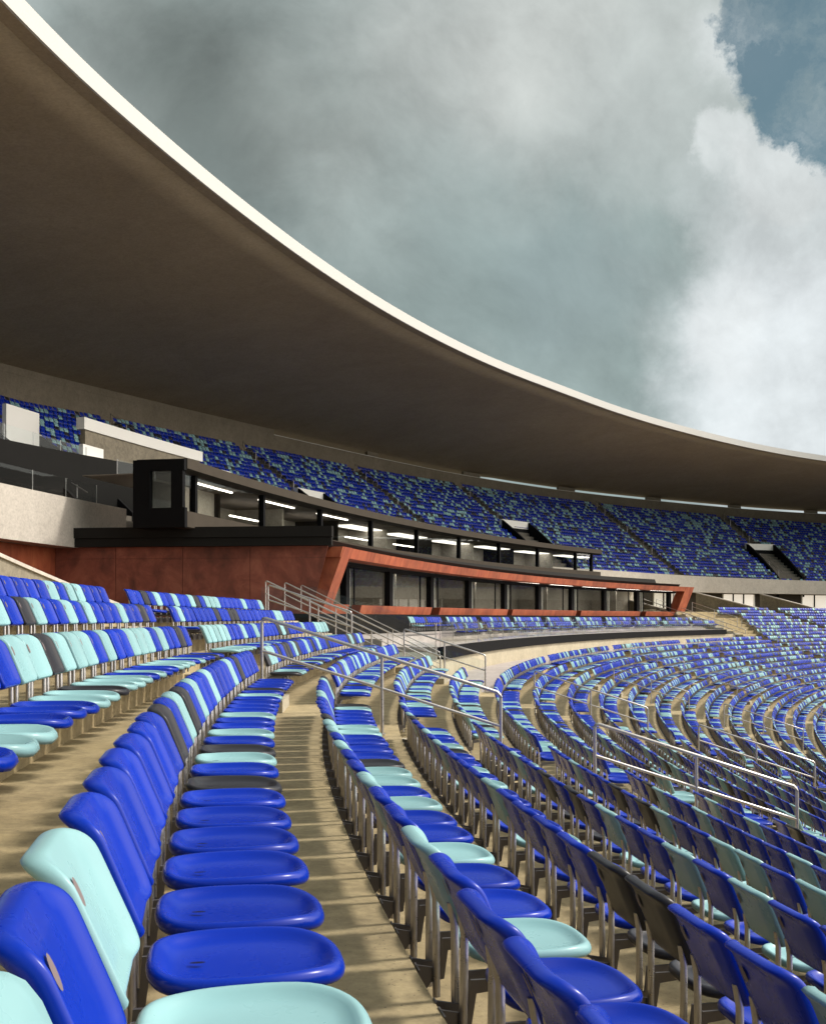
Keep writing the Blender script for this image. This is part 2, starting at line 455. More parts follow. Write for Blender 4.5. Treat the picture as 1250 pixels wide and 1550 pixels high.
# every other seat in one mesh
def lodmesh(lod):
    seg={1:20,2:8}[lod]
    V=[];Q=[];T=[];mi=[]
    def addp(vs,fs,m):
        b=len(V); V.extend(vs)
        for f in fs:
            Q.append([i+b for i in f]); mi.append(m)
    vs,fs=seat_pan(seg,lod); addp(vs,fs,0)
    vs,fs=seat_back(seg if lod==1 else 8,lod); addp(vs,fs,0)
    for y in (-.17,.17):
        p=seat_post(y,6 if lod==1 else 3,lod); addp(p.v,[f for f in p.f if len(f)==4],3)
    if lod==1:
        p=bracket(1); addp(p.v,p.f,4)
    else:
        p=MB(); p.box((.05,-.19,.03),(.36,.19,.06)); addp(p.v,[p.f[0],p.f[2],p.f[4]],4)
    return np.array(V),np.array(Q),np.array(mi)
LM={1:lodmesh(1),2:lodmesh(2)}
VV=[];QQ=[];MM=[];TT=[];base=0
for lod in (1,2):
    sel=[]
    for s in rest:
        d=s[7]; q=proj(s[0],s[1],s[2])
        if s[5]<100:
            if s[1]<-3 or (q and (q[0]<-700 or q[0]>2300)): continue
            if q is None and not(s[0]>0 and s[0]<7): continue
            if q is None and s[5]<2: continue
        l=1 if d<34 or s[5]>=300 else 2
        if l==lod: sel.append(s)
    v,qd,mi=LM[lod]; n=len(sel)
    A=np.array([[s[0],s[1],s[2]+RNG.normal(0,.004),s[3]+RNG.normal(0,.02)] for s in sel]); c,sn=np.cos(-A[:,3]),np.sin(-A[:,3])
    X=v[None,:,0]*c[:,None]-v[None,:,1]*sn[:,None]+A[:,0:1]
    Y=v[None,:,0]*sn[:,None]+v[None,:,1]*c[:,None]+A[:,1:2]
    Z=v[None,:,2]+A[:,2:3]
    VV.append(np.stack([X,Y,Z],-1).reshape(-1,3))
    QQ.append((qd[None]+(np.arange(n)*len(v))[:,None,None]+base).reshape(-1,4)); base+=n*len(v)
    ci=np.array([MATI[s[4]] for s in sel])
    MM.append(np.where(mi[None]==0,ci[:,None],mi[None]).reshape(-1))
    TT.append(np.repeat(RNG.rand(n),len(mi)))
VV=np.concatenate(VV);QQ=np.concatenate(QQ);MM=np.concatenate(MM);TT=np.concatenate(TT)
me=bpy.data.meshes.new('distant_seats')
me.vertices.add(len(VV)); me.vertices.foreach_set('co',VV.astype(np.float32).ravel())
me.loops.add(QQ.size); me.loops.foreach_set('vertex_index',QQ.astype(np.int32).ravel())
me.polygons.add(len(QQ)); me.polygons.foreach_set('loop_start',(np.arange(len(QQ))*4).astype(np.int32))
try: me.polygons.foreach_set('loop_total',np.full(len(QQ),4,np.int32))
except Exception: pass
for m in SM+[M['steel'],M['dark']]: me.materials.append(m)
me.polygons.foreach_set('material_index',MM.astype(np.int32)); me.polygons.foreach_set('use_smooth',np.ones(len(QQ),bool))
at=me.attributes.new('tint','FLOAT','FACE'); at.data.foreach_set('value',TT.astype(np.float32))
me.update(calc_edges=True); me.validate()
so=bpy.data.objects.new('distant_seats',me); COL.objects.link(so)
tag(so,'thousands of small blue, aqua and charcoal seats filling the distant curved rows','stadium seats','plastic seats in the far rows','stuff')
print('seats',len(seats),'hero',len(HERO),'stuff faces',len(QQ))
# ------------------------------------------------------------------ terraces
def terrace_mesh():
    mb=MB()
    # sector A: behind the camera to aisle 2, rows -3..4
    def steps(ks,t0,t1,olast,step,first_o=None):
        prof=[]
        k0=ks[0]
        prof.append((first_o if first_o is not None else oe(k0)-D+.04,zb(k0)))
        for k in ks:
            prof.append((oe(k)+.04,zb(k))); prof.append((oe(k)+.04,zb(k+1)))
        prof.append((olast,zb(ks[-1]+1))); return prof
    mb.sweep(steps(list(range(-2,5)),0,0,oe(5)+.04,1,-17.0),-16,32.9,1.,0,False)
    mb.sweep(steps(list(range(5,KMAX+1)),0,0,oe(KMAX)+1.5,1,oe(5)+.04),-16,T_END,1.,0,False)
    mb.sweep([(.3,zb(5)),(oe(5)+.04,zb(5))],32.9,112.6,1.,1,False)
    mb.sweep(steps(list(range(-4,5)),0,0,oe(5)+.04,1,-19.5),112.6,T_END,1.,0,False)
    return mb
o=terrace_mesh().build('terrace',[M['terrace'],M['walk']]); tag(fixn(o),'tan concrete seating terrace stepping down to the pitch','terrace',None,'structure')
# recalc might flip open sheets; harmless for two sided shading
mb=MB()
# end walls of the terrace sectors
def endwall(t,ks,o0):
    vs=[];prof=[(o0,zb(ks[0]))]
    for k in ks: prof+= [(oe(k)+.04,zb(k)),(oe(k)+.04,zb(k+1))]
    zbtm=zb(5)-.02; prof+=[(prof[-1][0],zbtm),(o0,zbtm)]
    mb.sweep(prof,t,t+.18,1.,0)
endwall(32.9,list(range(-2,5)),-17.0); endwall(112.42,list(range(-4,5)),-19.5)
thing_mesh(mb,'terrace_end_wall',M['wall'],'stepped concrete end walls closing the rows beside the balcony','wall')
mb=MB(); mb.quad((-400,-400,-16.2),(400,-400,-16.2),(400,500,-16.2),(-400,500,-16.2)); tag(mb.build('ground',M['ground']),'bare ground around the stadium','ground',None,'structure')
mb=MB(); mb.sweep([(oe(KMAX)+1.4,zb(KMAX+1)+.004),(70,zb(KMAX+1)-.2)],-16,170,3.,0,False); 
tag(mb.build('pitch',M['grass']),'green grass pitch inside the bowl','pitch',None,'structure')
# aisle steps
for n,a in enumerate([15.2]+AISLES[1:6]):
    mb=MB()
    ks=list(range(-2,21)) if n==0 else (list(range(1,23)) if n==1 else list(range(6,24)))
    if n==5: ks=list(range(-3,24))
    c0=a1(1) if n==0 else a; e=empty('aisle_steps',P(oe(ks[0]),c0,zb(ks[0]+1)),'low concrete half steps climbing the %s aisle from the camera'%ordn(n+1),'steps','concrete half steps in the aisles')
    for k in ks:
        if n==1 and k in(5,): continue
        c=a1(k) if n==0 else a
        mb=MB(); mb.pbox(oe(k)+.044,oe(k)+.46,c-.62,c+.62,zb(k+1)-.002,zb(k+1)+ST*.52,0,1); child(mb,'step',M['step'],e)
# upper tier rake
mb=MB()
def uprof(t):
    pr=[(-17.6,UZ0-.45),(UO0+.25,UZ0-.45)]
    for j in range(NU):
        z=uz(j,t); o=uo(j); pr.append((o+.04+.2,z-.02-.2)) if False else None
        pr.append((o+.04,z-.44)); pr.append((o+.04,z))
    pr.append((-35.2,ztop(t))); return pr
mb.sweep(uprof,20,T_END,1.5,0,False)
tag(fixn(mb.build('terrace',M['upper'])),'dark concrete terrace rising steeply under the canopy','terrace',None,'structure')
# ------------------------------------------------------------------ roof
RT=[(-20,17.0),(0,18.0),(30.9,18.75),(37.6,19.34),(46.8,20.01),(56.5,20.46),(76.1,21.1),(100.3,21.78),(116.6,21.48),(127.3,21.15),(146.2,20.17),(165,19.3),(200,18.6)]
def zr(t): return float(np.interp(t,[a for a,_ in RT],[b for _,b in RT]))
JT=[(-20,14.5),(30,15.4),(59.4,16.59),(69.3,17.22),(86,17.8),(98.8,17.88),(127.5,17.4),(142,17.15),(156,16.45),(175,15.9),(200,15.6)]
def _smooth(tab):
    xs=np.arange(-20,205,1.); ys=np.interp(xs,[a for a,_ in tab],[b for _,b in tab]); ker=np.ones(13)/13
    yp=np.pad(ys,6,mode='edge'); yp[:6]=ys[0]; return xs,np.convolve(yp,ker,'valid')
_rx,_ry=_smooth(RT);_jx,_jy=_smooth(JT)
def zr(t): return float(np.interp(t,_rx,_ry))
def zj(t): return float(np.interp(t,_jx,_jy))
roof=empty('canopy_roof',P(-35,80,15.0),'broad curved concrete canopy roof with thin white rim above the stands','roof')
mb=MB()
NR=14
def zso(o,t):
    f=(o-12.7)/25.8; a,b=zr(t),zj(t); return b+(a-b)*(1-f*25.8/22.3)+.55*math.sin(math.pi*min(1,f))
def sofprof(t):
    a,b=zr(t),zj(t); pr=[]
    for i in range(NR+1):
        f=i/NR; of=float(np.interp(t,[95,118],[38.5,35.5])); o=-12.7-(of-12.7)*f; zf=zso(-o,t)
        pr.append((o,zf))
    top=[(-of,pr[-1][1]+.8),(-25,(a+b)/2+2.2),(-12.1,a+.68)]
    return pr+top+[(-12.1,a+.12),(-12.7,a+.12)]
mb.sweep(sofprof,-18,T_END,2.,0,True,True,True)
for i in range(len(mb.sm)): pass
o=child(mb,'soffit',M['soffit'],roof)
mb=MB(); mb.sweep(lambda t:[(-12.1,zr(t)),(-12.0,zr(t)),(-11.93,zr(t)+.66),(-12.6,zr(t)+.76),(-12.6,zr(t)+.69),(-12.097,zr(t)+.69)],-18,T_END,1.2,0,True,True,False); child(mb,'rim_fascia',M['fascia'],roof)
# drip strip on the soffit edge
mb=MB(); mb.sweep(lambda t:[(-12.69,zr(t)+.006),(-12.103,zr(t)-.004),(-12.103,zr(t)+.11),(-12.69,zr(t)+.11)],-18,T_END,1.2,0,True,True,False); child(mb,'drip_edge',M['soffit'],roof)
# back wall with slots and piers
bw=empty('back_wall',P(-35,80,12.),'grey-brown concrete rear wall behind the top row of the upper tier','wall')
def zs(t):
    f=(35.0-12.7)/(38.5-12.7); a,b=zr(t),zj(t); return b+(a-b)*(1-f*25.8/22.3)+.55*math.sin(math.pi*f)
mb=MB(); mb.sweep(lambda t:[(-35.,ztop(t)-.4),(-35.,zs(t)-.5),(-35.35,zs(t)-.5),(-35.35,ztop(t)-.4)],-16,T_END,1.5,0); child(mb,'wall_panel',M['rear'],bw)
piers=[(-16,87.3),(99.8,101.3),(113.5,115.9),(127.,129.3),(138.8,140.6),(148.9,150.3),(157.7,159.1),(167,168.5),(177,178.5),(188,200)]
for (ta,tb) in piers:
    mb=MB(); mb.sweep(lambda t:[(-34.98,zs(t)-.502),(-34.98,zs(t)+.06),(-35.33,zs(t)+.02),(-35.33,zs(t)-.502)],ta,tb,1.,0); child(mb,'pier',M['rear'],bw)
# ledge lip: bright coping on the wall head
mb=MB(); mb.sweep(lambda t:[(-34.97,zs(t)-.498),(-34.97,zs(t)-.46),(-35.33,zs(t)-.46),(-35.33,zs(t)-.498)],87.3,T_END,1.5,0); child(mb,'coping',M['white'],bw)
# ------------------------------------------------------------------ parapet ring
def parapet(name,t0,t1,label):
    mb=MB(); mb.sweep([(-17.5,3.2),(-17.5,5.42),(-17.75,5.42),(-17.75,3.45),(-20.5,3.45),(-20.5,3.2)],t0,t1,1.2,0)
    return thing_mesh(mb,'parapet_wall',M['parapet'],label,'parapet wall','pale parapet walls under the upper tier')
parapet('p',16,48.6,'sunlit pale concrete parapet left of the rust-red box')
def par2(t): 
    zt=float(np.interp(t,[99,118,150,200],[5.42,5.42,5.0,4.9])); return [(-17.5,3.2),(-17.5,zt),(-17.75,zt),(-17.75,3.45),(-20.5,3.45),(-20.5,3.2)]
mb=MB(); mb.sweep(par2,99.0,T_END,1.2,0); thing_mesh(mb,'parapet_wall',M['parapet'],'long pale concrete parapet below the upper seats, right of the dark suites','parapet wall','pale parapet walls under the upper tier')
# glass screens with clips on left parapet
def balustrade(t0,t1,o,z0,h,post_step,label,post_m,glass_m,grp,topbar=False,zf=None,pr=.02):
    e=empty('glass_balustrade',P(o,(t0+t1)/2,z0 if zf is None else zf((t0+t1)/2)),label,'balustrade',grp)
    zz=(lambda t:z0) if zf is None else zf
    mb=MB(); mb.sweep(lambda t:[(o-.008,zz(t)+.03),(o+.008,zz(t)+.03),(o+.008,zz(t)+h),(o-.008,zz(t)+h)],t0,t1,1.2,0); child(mb,'glass_panel',glass_m,e)
    n=max(2,int(round((t1-t0)/post_step))+1)
    for i in range(n):
        t=t0+(t1-t0)*i/(n-1); mb=MB(); mb.tube([P(o-.05,t,zz(t)),P(o-.05,t,zz(t)+h+.03)],pr,8); child(mb,'post',post_m,e)
    if topbar:
        mb=MB(); mb.tube([P(o-.05,t0+(t1-t0)*i/20,zz(t0+(t1-t0)*i/20)+h+.03) for i in range(21)],.022,8); child(mb,'top_rail',post_m,e)
    return e
balustrade(30,46.4,-17.62,5.42,.85,2.3,'clear glass screen along the pale parapet in front of the dark wall',M['steel'],M['rail_glass'],None)
# dark wall behind the walkway
mb=MB(); mb.sweep(lambda t:[(-20.5,3.2),(-20.5,7.9+max(0,t-40)*.05),(-20.9,7.9+max(0,t-40)*.05),(-20.9,3.2)],22,56.,1.,0)
thing_mesh(mb,'dark_wall',M['darkwall'],'tall charcoal wall behind the glass screen, left of the dark suites','wall')
balustrade(30,50,-20.7,7.95,.9,2.1,'glass balustrade with thin posts on top of the charcoal wall',M['steel'],M['rail_glass'],'upper tier glass balustrades')
balustrade(50,99,-18.9,7.1,1.05,3.2,'long glass balustrade with steel posts above the dark suite roof',M['steel'],M['rail_glass'],'upper tier glass balustrades')
# concrete booth wall with white coping
bo=empty('booth_wall',P(-22.6,58,8),'rough concrete wall with bright white coping among the dark upper seats','wall')
mb=MB(); mb.sweep([(-22.6,6.3),(-22.6,10.35),(-22.9,10.35),(-22.9,6.3)],52.4,63.2,1.,0); child(mb,'wall_panel',M['gray_conc'],bo)
mb=MB(); mb.sweep([(-22.5,10.35),(-22.5,11.0),(-23.0,11.0),(-23.0,10.353)],52.2,63.4,1.,0); child(mb,'coping',M['white'],bo)
for (ta,tb,o,za,zc,lab) in [(48.9,51.3,-24.6,8.4,11.1,'white panel at the far left among the dark upper seats'),(62.5,65.2,-21.6,7.9,9.9,'small white panel beside the concrete booth wall'),(65.3,67.3,-21.2,7.9,9.1,'low white ledge panel right of the booth wall'),(50.9,52.6,-21.6,8.1,9.25,'short white panel in front of the booth wall, at its left end')][:4]:
    mb=MB(); mb.sweep([(o,za),(o,zc),(o-.25,zc),(o-.25,za)],ta,tb,1.,0); thing_mesh(mb,'white_panel',M['white'],lab,'wall panel','white upstand panels in the upper tier')
# vomitories of the upper tier
for i,(tc,w,ou,ol) in enumerate(VOMS):
    pl=['beside the far-left white panel','above the middle of the dark suite roof','above the right end of the dark suites','near the right edge of the upper tier','beyond the right edge of the upper tier'][i]
    e=empty('vomitory',P((ou+ol)/2,tc,uzo(ou,tc)-1.5),'dark stair opening in the seats '+pl,'vomitory','stair openings in the upper tier')
    top=lambda o_,tc=tc:uzo(o_,tc)+1.15
    for sgn in (-1,1):
        t0=tc+sgn*w-(.12); mb=MB(); n=6
        pr=[]
        for a in range(n+1):
            oo=ou+(ol-ou)*a/n; pr.append((oo,top(oo)-(.9*(a/n)**2)))
        for a in range(n,-1,-1):
            oo=ou+(ol-ou)*a/n; pr.append((oo,uzo(oo,tc)-2.4))
        mb.sweep(pr,t0,t0+.24,1.,0); child(mb,'side_wall',M['black'],e)
    mb=MB(); mb.sweep([(ou,uzo(ou,tc)+.35),(ou,top(ou)+.05),(ou-.3,top(ou)+.05),(ou-.3,uzo(ou,tc)+.35)],tc-w-.14,tc+w+.14,1.,0); child(mb,'back_wall',M['white'] ,e)
    mb=MB(); mb.sweep([(ou+.02,uzo(ol,tc)-1.5),(ol,uzo(ol,tc)-.35),(ol,uzo(ol,tc)-.5),(ou+.02,uzo(ol,tc)-1.7)],tc-w+.13,tc+w-.13,1.,0); child(mb,'floor_slab',M['upper'],e)
    mb=MB(); mb.sweep([(ou+.02,uzo(ol,tc)-1.5),(ou+.02,uzo(ou,tc)+.345),(ou-.28,uzo(ou,tc)+.345),(ou-.28,uzo(ol,tc)-1.5)],tc-w+.13,tc+w-.13,1.,0); child(mb,'doorway',M['black'],e)
    for q in range(3):
        oo=ol+(ou-ol)*(.1+.3*q); mb=MB(); mb.tube([P(oo,tc-w+.5,uzo(oo,tc)-.4),P(oo,tc-w+.5,uzo(oo,tc)+.9)],.025,6); child(mb,'post',M['steel'],e)
    mb=MB(); mb.tube([P(ol,tc-w+.5,uzo(ol,tc)+.85),P(ou+.5,tc-w+.5,uzo(ou,tc)+.3)],.025,6); child(mb,'hand_rail',M['steel'],e)
# upper aisle handrails
for i,a in enumerate(UP_AISLES[:8]):
    for s_,(oa,ob) in enumerate([(-32.6,-29.8),(-28.6,-26.)]+([(-24.6,-21.8)] if i%2 else [])):
        e=empty('hand_rail',P(oa,a,uzo(oa,a)),'thin steel aisle handrail, %s down the %s stair aisle of the upper tier'%(ordn(s_+1),ordn(i+1)),'handrail','upper tier aisle handrails')
        mb=MB(); mb.tube([P(oa,a,uzo(oa,a)),P(oa,a,uzo(oa,a)+.98),P(ob,a,uzo(ob,a)+.98),P(ob,a,uzo(ob,a))],.028,6); child(mb,'rail',M['steel'],e)
        mb=MB(); om=(oa+ob)/2; mb.tube([P(om,a,uzo(om,a)),P(om,a,uzo(om,a)+.96)],.024,6); child(mb,'post',M['steel'],e)
# ------------------------------------------------------------------ dark suites (upper box)
su=empty('suite_box',P(-12.2,70,4.0),'long dark glazed hospitality suite above the rust-red box','suite')
ST0,ST1=44.0,106.4
mb=MB(); mb.sweep([(-12.15,6.45),(-11.75,6.55),(-11.75,6.98),(-14.15,7.0),(-14.15,6.45)],ST0,ST1+1.2,1.2,0); child(mb,'roof_slab',M['brown'],su)
mb=MB(); mb.sweep([(-12.0,3.97),(-11.9,4.02),(-11.9,4.72),(-12.45,4.74),(-12.45,3.97)],ST0+.02,ST1+1.2,1.2,0); child(mb,'sill_band',M['brown'],su)
mb=MB(); mb.sweep([(-12.45,3.97),(-12.45,4.5),(-14.15,4.5),(-14.15,3.97)],ST0+.02,ST1,1.2,0); child(mb,'floor_slab',M['char'],su)
mb=MB(); mb.sweep([(-17.0,3.5),(-17.0,7.3),(-17.2,7.3),(-17.2,3.5)],ST0+7.4,ST1,1.2,0); child(mb,'rear_wall',M['interior'],su)
mb=MB(); mb.sweep([(-12.5,6.4),(-12.5,6.45),(-17.0,6.45),(-17.0,6.4)],ST0+.3,ST1,1.2,0); child(mb,'ceiling',M['ceil'],su)
mb=MB(); mb.sweep([(-14.15,4.5),(-14.15,6.45),(-14.3,6.45),(-14.3,4.5)],ST0-.01,ST0+7.7,1.,0); child(mb,'inner_wall',M['interior'],su)
mb=MB(); mb.pbox(-17.0,-14.15,ST0+7.4,ST0+7.6,3.5,7.1,0,1); child(mb,'inner_wall',M['black'],su)
mb=MB(); mb.sweep([(-14.15,6.45),(-14.15,7.0),(-17.0,7.1),(-17.0,6.45)],ST0+7.6,ST1,1.2,0); child(mb,'roof_slab',M['brown'],su)
mb=MB(); mb.sweep([(-14.15,3.97),(-14.15,4.5),(-17.0,4.5),(-17.0,3.97)],ST0+7.6,ST1,1.2,0); child(mb,'floor_slab',M['char'],su)
# near side wall
mb=MB(); sw=lambda a,b,c,d:mb.pbox(a,b,ST0-.25,ST0-.01,c,d,0,1)
sw(-14.2,-11.75,3.96,4.82); sw(-14.2,-11.78,6.45,6.93); sw(-14.2,-13.4,4.82,6.45); sw(-12.4,-11.85,4.82,6.45)
child(mb,'side_wall',M['black'],su)
mb=MB(); mb.pbox(-13.4,-12.4,ST0-.12,ST0-.1,4.82,6.45,0,1); child(mb,'side_window',M['mirror_glass'],su)
SMULL=[44.1,45.6]+[45.6+7.22*i for i in range(1,9)]
for i,t in enumerate(SMULL+[ST1]):
    mb=MB(); mb.pbox(-12.42,-12.12,t-.11,t+.11,4.72,6.45,0,1); child(mb,'mullion',M['black'],su)
for i,(ta,tb) in enumerate(zip(SMULL,SMULL[1:]+[ST1])):
    w=MB(); w.sweep([(-12.26,4.74),(-12.24,4.74),(-12.24,6.44),(-12.26,6.44)],ta+.11,tb-.11,1.2,0); child(w,'window_pane',M['glass'],su)
for i,t in enumerate(SMULL[2:]):
    mb=MB(); mb.pbox(-16.99,-13.9,t-1.6,t-1.42,4.5,6.4,0,1); child(mb,'partition',M['interior'] if i%2 else M['char'],su)
for i,t in enumerate(SMULL[1:]):
    if i<5: mb=MB(); mb.pbox(-14.6,-14.5,t+.8,t+4.2,5.5,5.57,0,4); child(mb,'strip_and_fill_light',M['lamp_fill'],su)
    if i>2: mb=MB(); mb.pbox(-15.6,-14.2,t+1.,t+6.2,6.33,6.39,0,4); child(mb,'ceiling_light',M['panel'],su)
    else: mb=MB(); mb.pbox(-13.0,-12.9,t+1.,t+5.2,6.33,6.39,0,4); child(mb,'strip_and_fill_light',M['lamp_fill'],su)
# ------------------------------------------------------------------ rust-red box
rb=empty('red_box',P(-6,70,.2),'rust-red weathered steel box with a slanted frame and long window row','building')
R0,R1=46.4,114.4
# frame head (leans inwards), sill panels, jambs
def oo_(z): return -6.35+ (z-.2)*.30   # leaning plane
RHo=lambda t:float(np.interp(t,[46,115],[2.72,2.72]))
mb=MB(); mb.sweep([(oo_(2.74),2.74),(oo_(3.2),3.2),(oo_(3.2)-.5,3.2),(oo_(2.74)-.9,2.74)],R0+.0,R1,1.2,0); child(mb,'frame_head',M['corten'],rb)
mb=MB()
def slab4(pts_near,pts_far,mi=0):
    mb.add(pts_near+pts_far,[(3,2,1,0),(4,5,6,7),(0,1,5,4),(1,2,6,5),(2,3,7,6),(3,0,4,7)],mi)
def jamb(t_out_top,t_out_bot,w,dirn):
    near=[P(oo_(.2)+.02,t_out_bot,.2),P(oo_(.2)+.02,t_out_bot+dirn*w,.2),P(oo_(3.2)+.02,t_out_top+dirn*w,3.203),P(oo_(3.2)+.02,t_out_top,3.203)]
    far=[P(oo_(.2)-.95,t_out_bot,.2),P(oo_(.2)-.95,t_out_bot+dirn*w,.2),P(oo_(3.2)-.95,t_out_top+dirn*w,3.203),P(oo_(3.2)-.95,t_out_top,3.203)]
    slab4(near,far)
jamb(46.6,46.0,1.15,1); child(mb,'jamb',M['corten'],rb)
mb=MB(); jamb(114.9,114.2,1.6,-1); child(mb,'jamb',M['corten'],rb)
SP=[(46.8,49.6),(51.4,62.9),(64.4,77.3),(78.3,91.6),(92.6,105.2),(106.4,113.2)]
for a,b in SP:
    mb=MB(); mb.sweep([(oo_(.2),.2),(oo_(.62),.64),(oo_(.62)-.5,.66),(oo_(.2)-.5,.2)],a,b,1.2,0); child(mb,'sill_panel',M['corten'],rb)
mb=MB(); mb.sweep([(-6.95,.1),(-6.95,.58),(-7.3,.58),(-7.3,.1)],R0+.3,R1-.3,1.2,0); child(mb,'sill_backing',M['black'],rb)
mb=MB(); mb.sweep([(-6.6,2.55),(-6.6,2.738),(-7.5,2.738),(-7.5,2.55)],R0+1.,R1-1.,1.2,0); child(mb,'head_trim',M['black'],rb)
RM=[50.7,57.3,64.2,71.1,78.0,84.9,91.8,98.7,105.6,112.2]
for i,t in enumerate(RM):
    mb=MB(); mb.pbox(-7.0,-6.68,t-.26,t+.26,.58,2.55,0,1); child(mb,'mullion',M['black'],rb)
edges=[47.2]+RM
for i,(ta,tb) in enumerate(zip(edges[:-1],edges[1:])):
    w=MB(); w.sweep([(-6.92,.58),(-6.90,.58),(-6.90,2.55),(-6.92,2.55)],ta+(.26 if i else 0),tb-.26,1.2,0); pn=child(w,'window_pane',M['glass'],rb)
    tm_=tb-1.55 if i%2==0 else ta+1.5
    mb=MB(); mb.pbox(-6.95,-6.88,tm_-.05,tm_+.05,.581,2.55,0,1); child(mb,'glazing_bar',M['black'],rb)
# interior of the red box
mb=MB(); mb.sweep([(-7.5,.0),(-7.5,.25),(-12.6,.25),(-12.6,.0)],R0+.4,R1,1.2,0); child(mb,'floor_slab',M['ceil'],rb)
mb=MB(); mb.sweep([(-12.3,.25),(-12.3,3.1),(-12.6,3.1),(-12.6,.25)],R0+.4,R1,1.2,0); child(mb,'rear_wall',M['interior'],rb)
mb=MB(); mb.sweep([(-7.51,2.95),(-7.51,3.0),(-12.3,3.0),(-12.3,2.95)],R0+.4,R1,1.2,0); child(mb,'ceiling',M['ceil'],rb)
for i,t in enumerate(RM):
    mb=MB(); mb.tube([P(-7.6,t+2.4,.25),P(-7.6,t+2.4,2.95)],.15,12); child(mb,'column',M['white'],rb)
    if i%2==0:
        mb=MB(); mb.pbox(-12.29,-9.5,t+.8,t+.95,.25,2.95,0,1); child(mb,'partition',M['interior'],rb)
    mb=MB(); mb.pbox(-9.3,-8.9,t+.6,t+5.,2.88,2.94,0,3); child(mb,'strip_and_fill_light',M['lamp_fill'],rb)  # unseen strips added in the bays to brighten the red box rooms
# side wall: one flat plane facing the near stand, then the return wall beneath the parapet
TS=R0+.35
pA=P(-6.5,46.1,0); pB=P(-18.6,44.6,0)
def vpanel(mb,a,b,z0,z1,th,mi=0):
    dx,dy=b[0]-a[0],b[1]-a[1]; L=math.hypot(dx,dy); nx,ny=-dy/L*th,dx/L*th
    vs=[(a[0],a[1],z0),(b[0],b[1],z0),(b[0]+nx,b[1]+ny,z0),(a[0]+nx,a[1]+ny,z0),(a[0],a[1],z1),(b[0],b[1],z1),(b[0]+nx,b[1]+ny,z1),(a[0]+nx,a[1]+ny,z1)]
    mb.add(vs,[(0,3,2,1),(4,5,6,7),(0,1,5,4),(1,2,6,5),(2,3,7,6),(3,0,4,7)],mi)
Lx=pB[0]-pA[0];Ly=pB[1]-pA[1]
cuts=[0,.255,.51,.765,1.]
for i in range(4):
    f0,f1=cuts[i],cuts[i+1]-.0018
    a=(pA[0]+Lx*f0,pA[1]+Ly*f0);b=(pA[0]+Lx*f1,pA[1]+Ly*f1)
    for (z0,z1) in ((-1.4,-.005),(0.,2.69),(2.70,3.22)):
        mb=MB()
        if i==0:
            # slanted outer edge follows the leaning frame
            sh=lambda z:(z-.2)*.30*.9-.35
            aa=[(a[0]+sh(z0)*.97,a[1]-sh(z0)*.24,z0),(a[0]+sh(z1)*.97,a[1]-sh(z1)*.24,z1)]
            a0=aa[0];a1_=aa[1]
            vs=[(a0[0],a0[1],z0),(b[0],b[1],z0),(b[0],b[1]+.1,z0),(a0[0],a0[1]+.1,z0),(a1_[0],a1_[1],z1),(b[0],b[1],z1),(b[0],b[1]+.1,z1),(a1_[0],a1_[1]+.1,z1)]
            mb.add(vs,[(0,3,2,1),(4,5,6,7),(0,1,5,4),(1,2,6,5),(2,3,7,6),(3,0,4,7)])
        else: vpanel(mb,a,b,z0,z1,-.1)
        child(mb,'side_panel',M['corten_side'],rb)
mb=MB(); mb.sweep([(-18.6,-1.4),(-18.6,3.19),(-18.8,3.19),(-18.8,-1.4)],38.8,45.1,1.,0); child(mb,'return_panel',M['corten'],rb)
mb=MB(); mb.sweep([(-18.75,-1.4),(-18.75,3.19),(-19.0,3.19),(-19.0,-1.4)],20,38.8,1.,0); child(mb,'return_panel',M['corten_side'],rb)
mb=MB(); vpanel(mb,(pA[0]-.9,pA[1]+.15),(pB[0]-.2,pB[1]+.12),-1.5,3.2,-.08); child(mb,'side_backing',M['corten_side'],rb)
# roof cap
mb=MB(); mb.sweep([(-6.1,3.21),(-5.9,3.46),(-8.6,3.52),(-8.8,4.05),(-12.0,4.06),(-18.,3.95),(-18.,3.21)],R0-.2,R1-1.5,4.4,0); child(mb,'roof_cap',M['char'],rb)
mb=MB()
a=(pA[0]+.62,pA[1]-.45);b=(pB[0]+.05,pB[1]-.32)
vpanel(mb,a,b,3.225,3.60,-.35); child(mb,'roof_edge',M['char'],rb)
mb=MB(); vpanel(mb,(a[0]+.02,a[1]-.08),(b[0]-.02,b[1]-.08),3.61,4.08,-.45); child(mb,'roof_edge',M['char'],rb)
# ------------------------------------------------------------------ balcony in front of the red box
bal=empty('balcony',P(-2,75,zb(5)),'concrete balcony with black edge band in front of the rust-red box','balcony')
B0,B1=40.2,110.0
mb=MB(); mb.sweep([(.30,zb(5)-.3),(.30,-1.56),(.1,-1.56),(.1,zb(5)-.3)],33.0,112.4,1.2,0); child(mb,'front_wall',M['wall'],bal)
mb=MB(); mb.sweep([(.1,-1.56),(.42,-1.56),(.42,BZ-.005),(.1,BZ-.005)],B0,B1,1.2,0); child(mb,'edge_band',M['black'],bal)
mb=MB(); mb.sweep([(.1,BZ-.2),(.1,BZ),(-2.05,BZ),(-2.05,BZ+.30),(-4.6,BZ+.30),(-6.6,BZ+.30),(-6.6,BZ-.2)],B0,B1,1.2,0); child(mb,'floor_slab',M['walk'],bal)
mb=MB(); mb.sweep([(-5.9,BZ+.301),(-5.9,.19),(-7.0,.19),(-7.0,BZ+.301)],B0+4,R1,1.2,0); child(mb,'rear_upstand',M['black'],bal)
balustrade(B0+.3,B1-.2,.2,BZ,1.0,2.9,'frameless glass balustrade along the black front edge of the balcony',M['steel'],M['rail_glass'],None,False,None,.012)
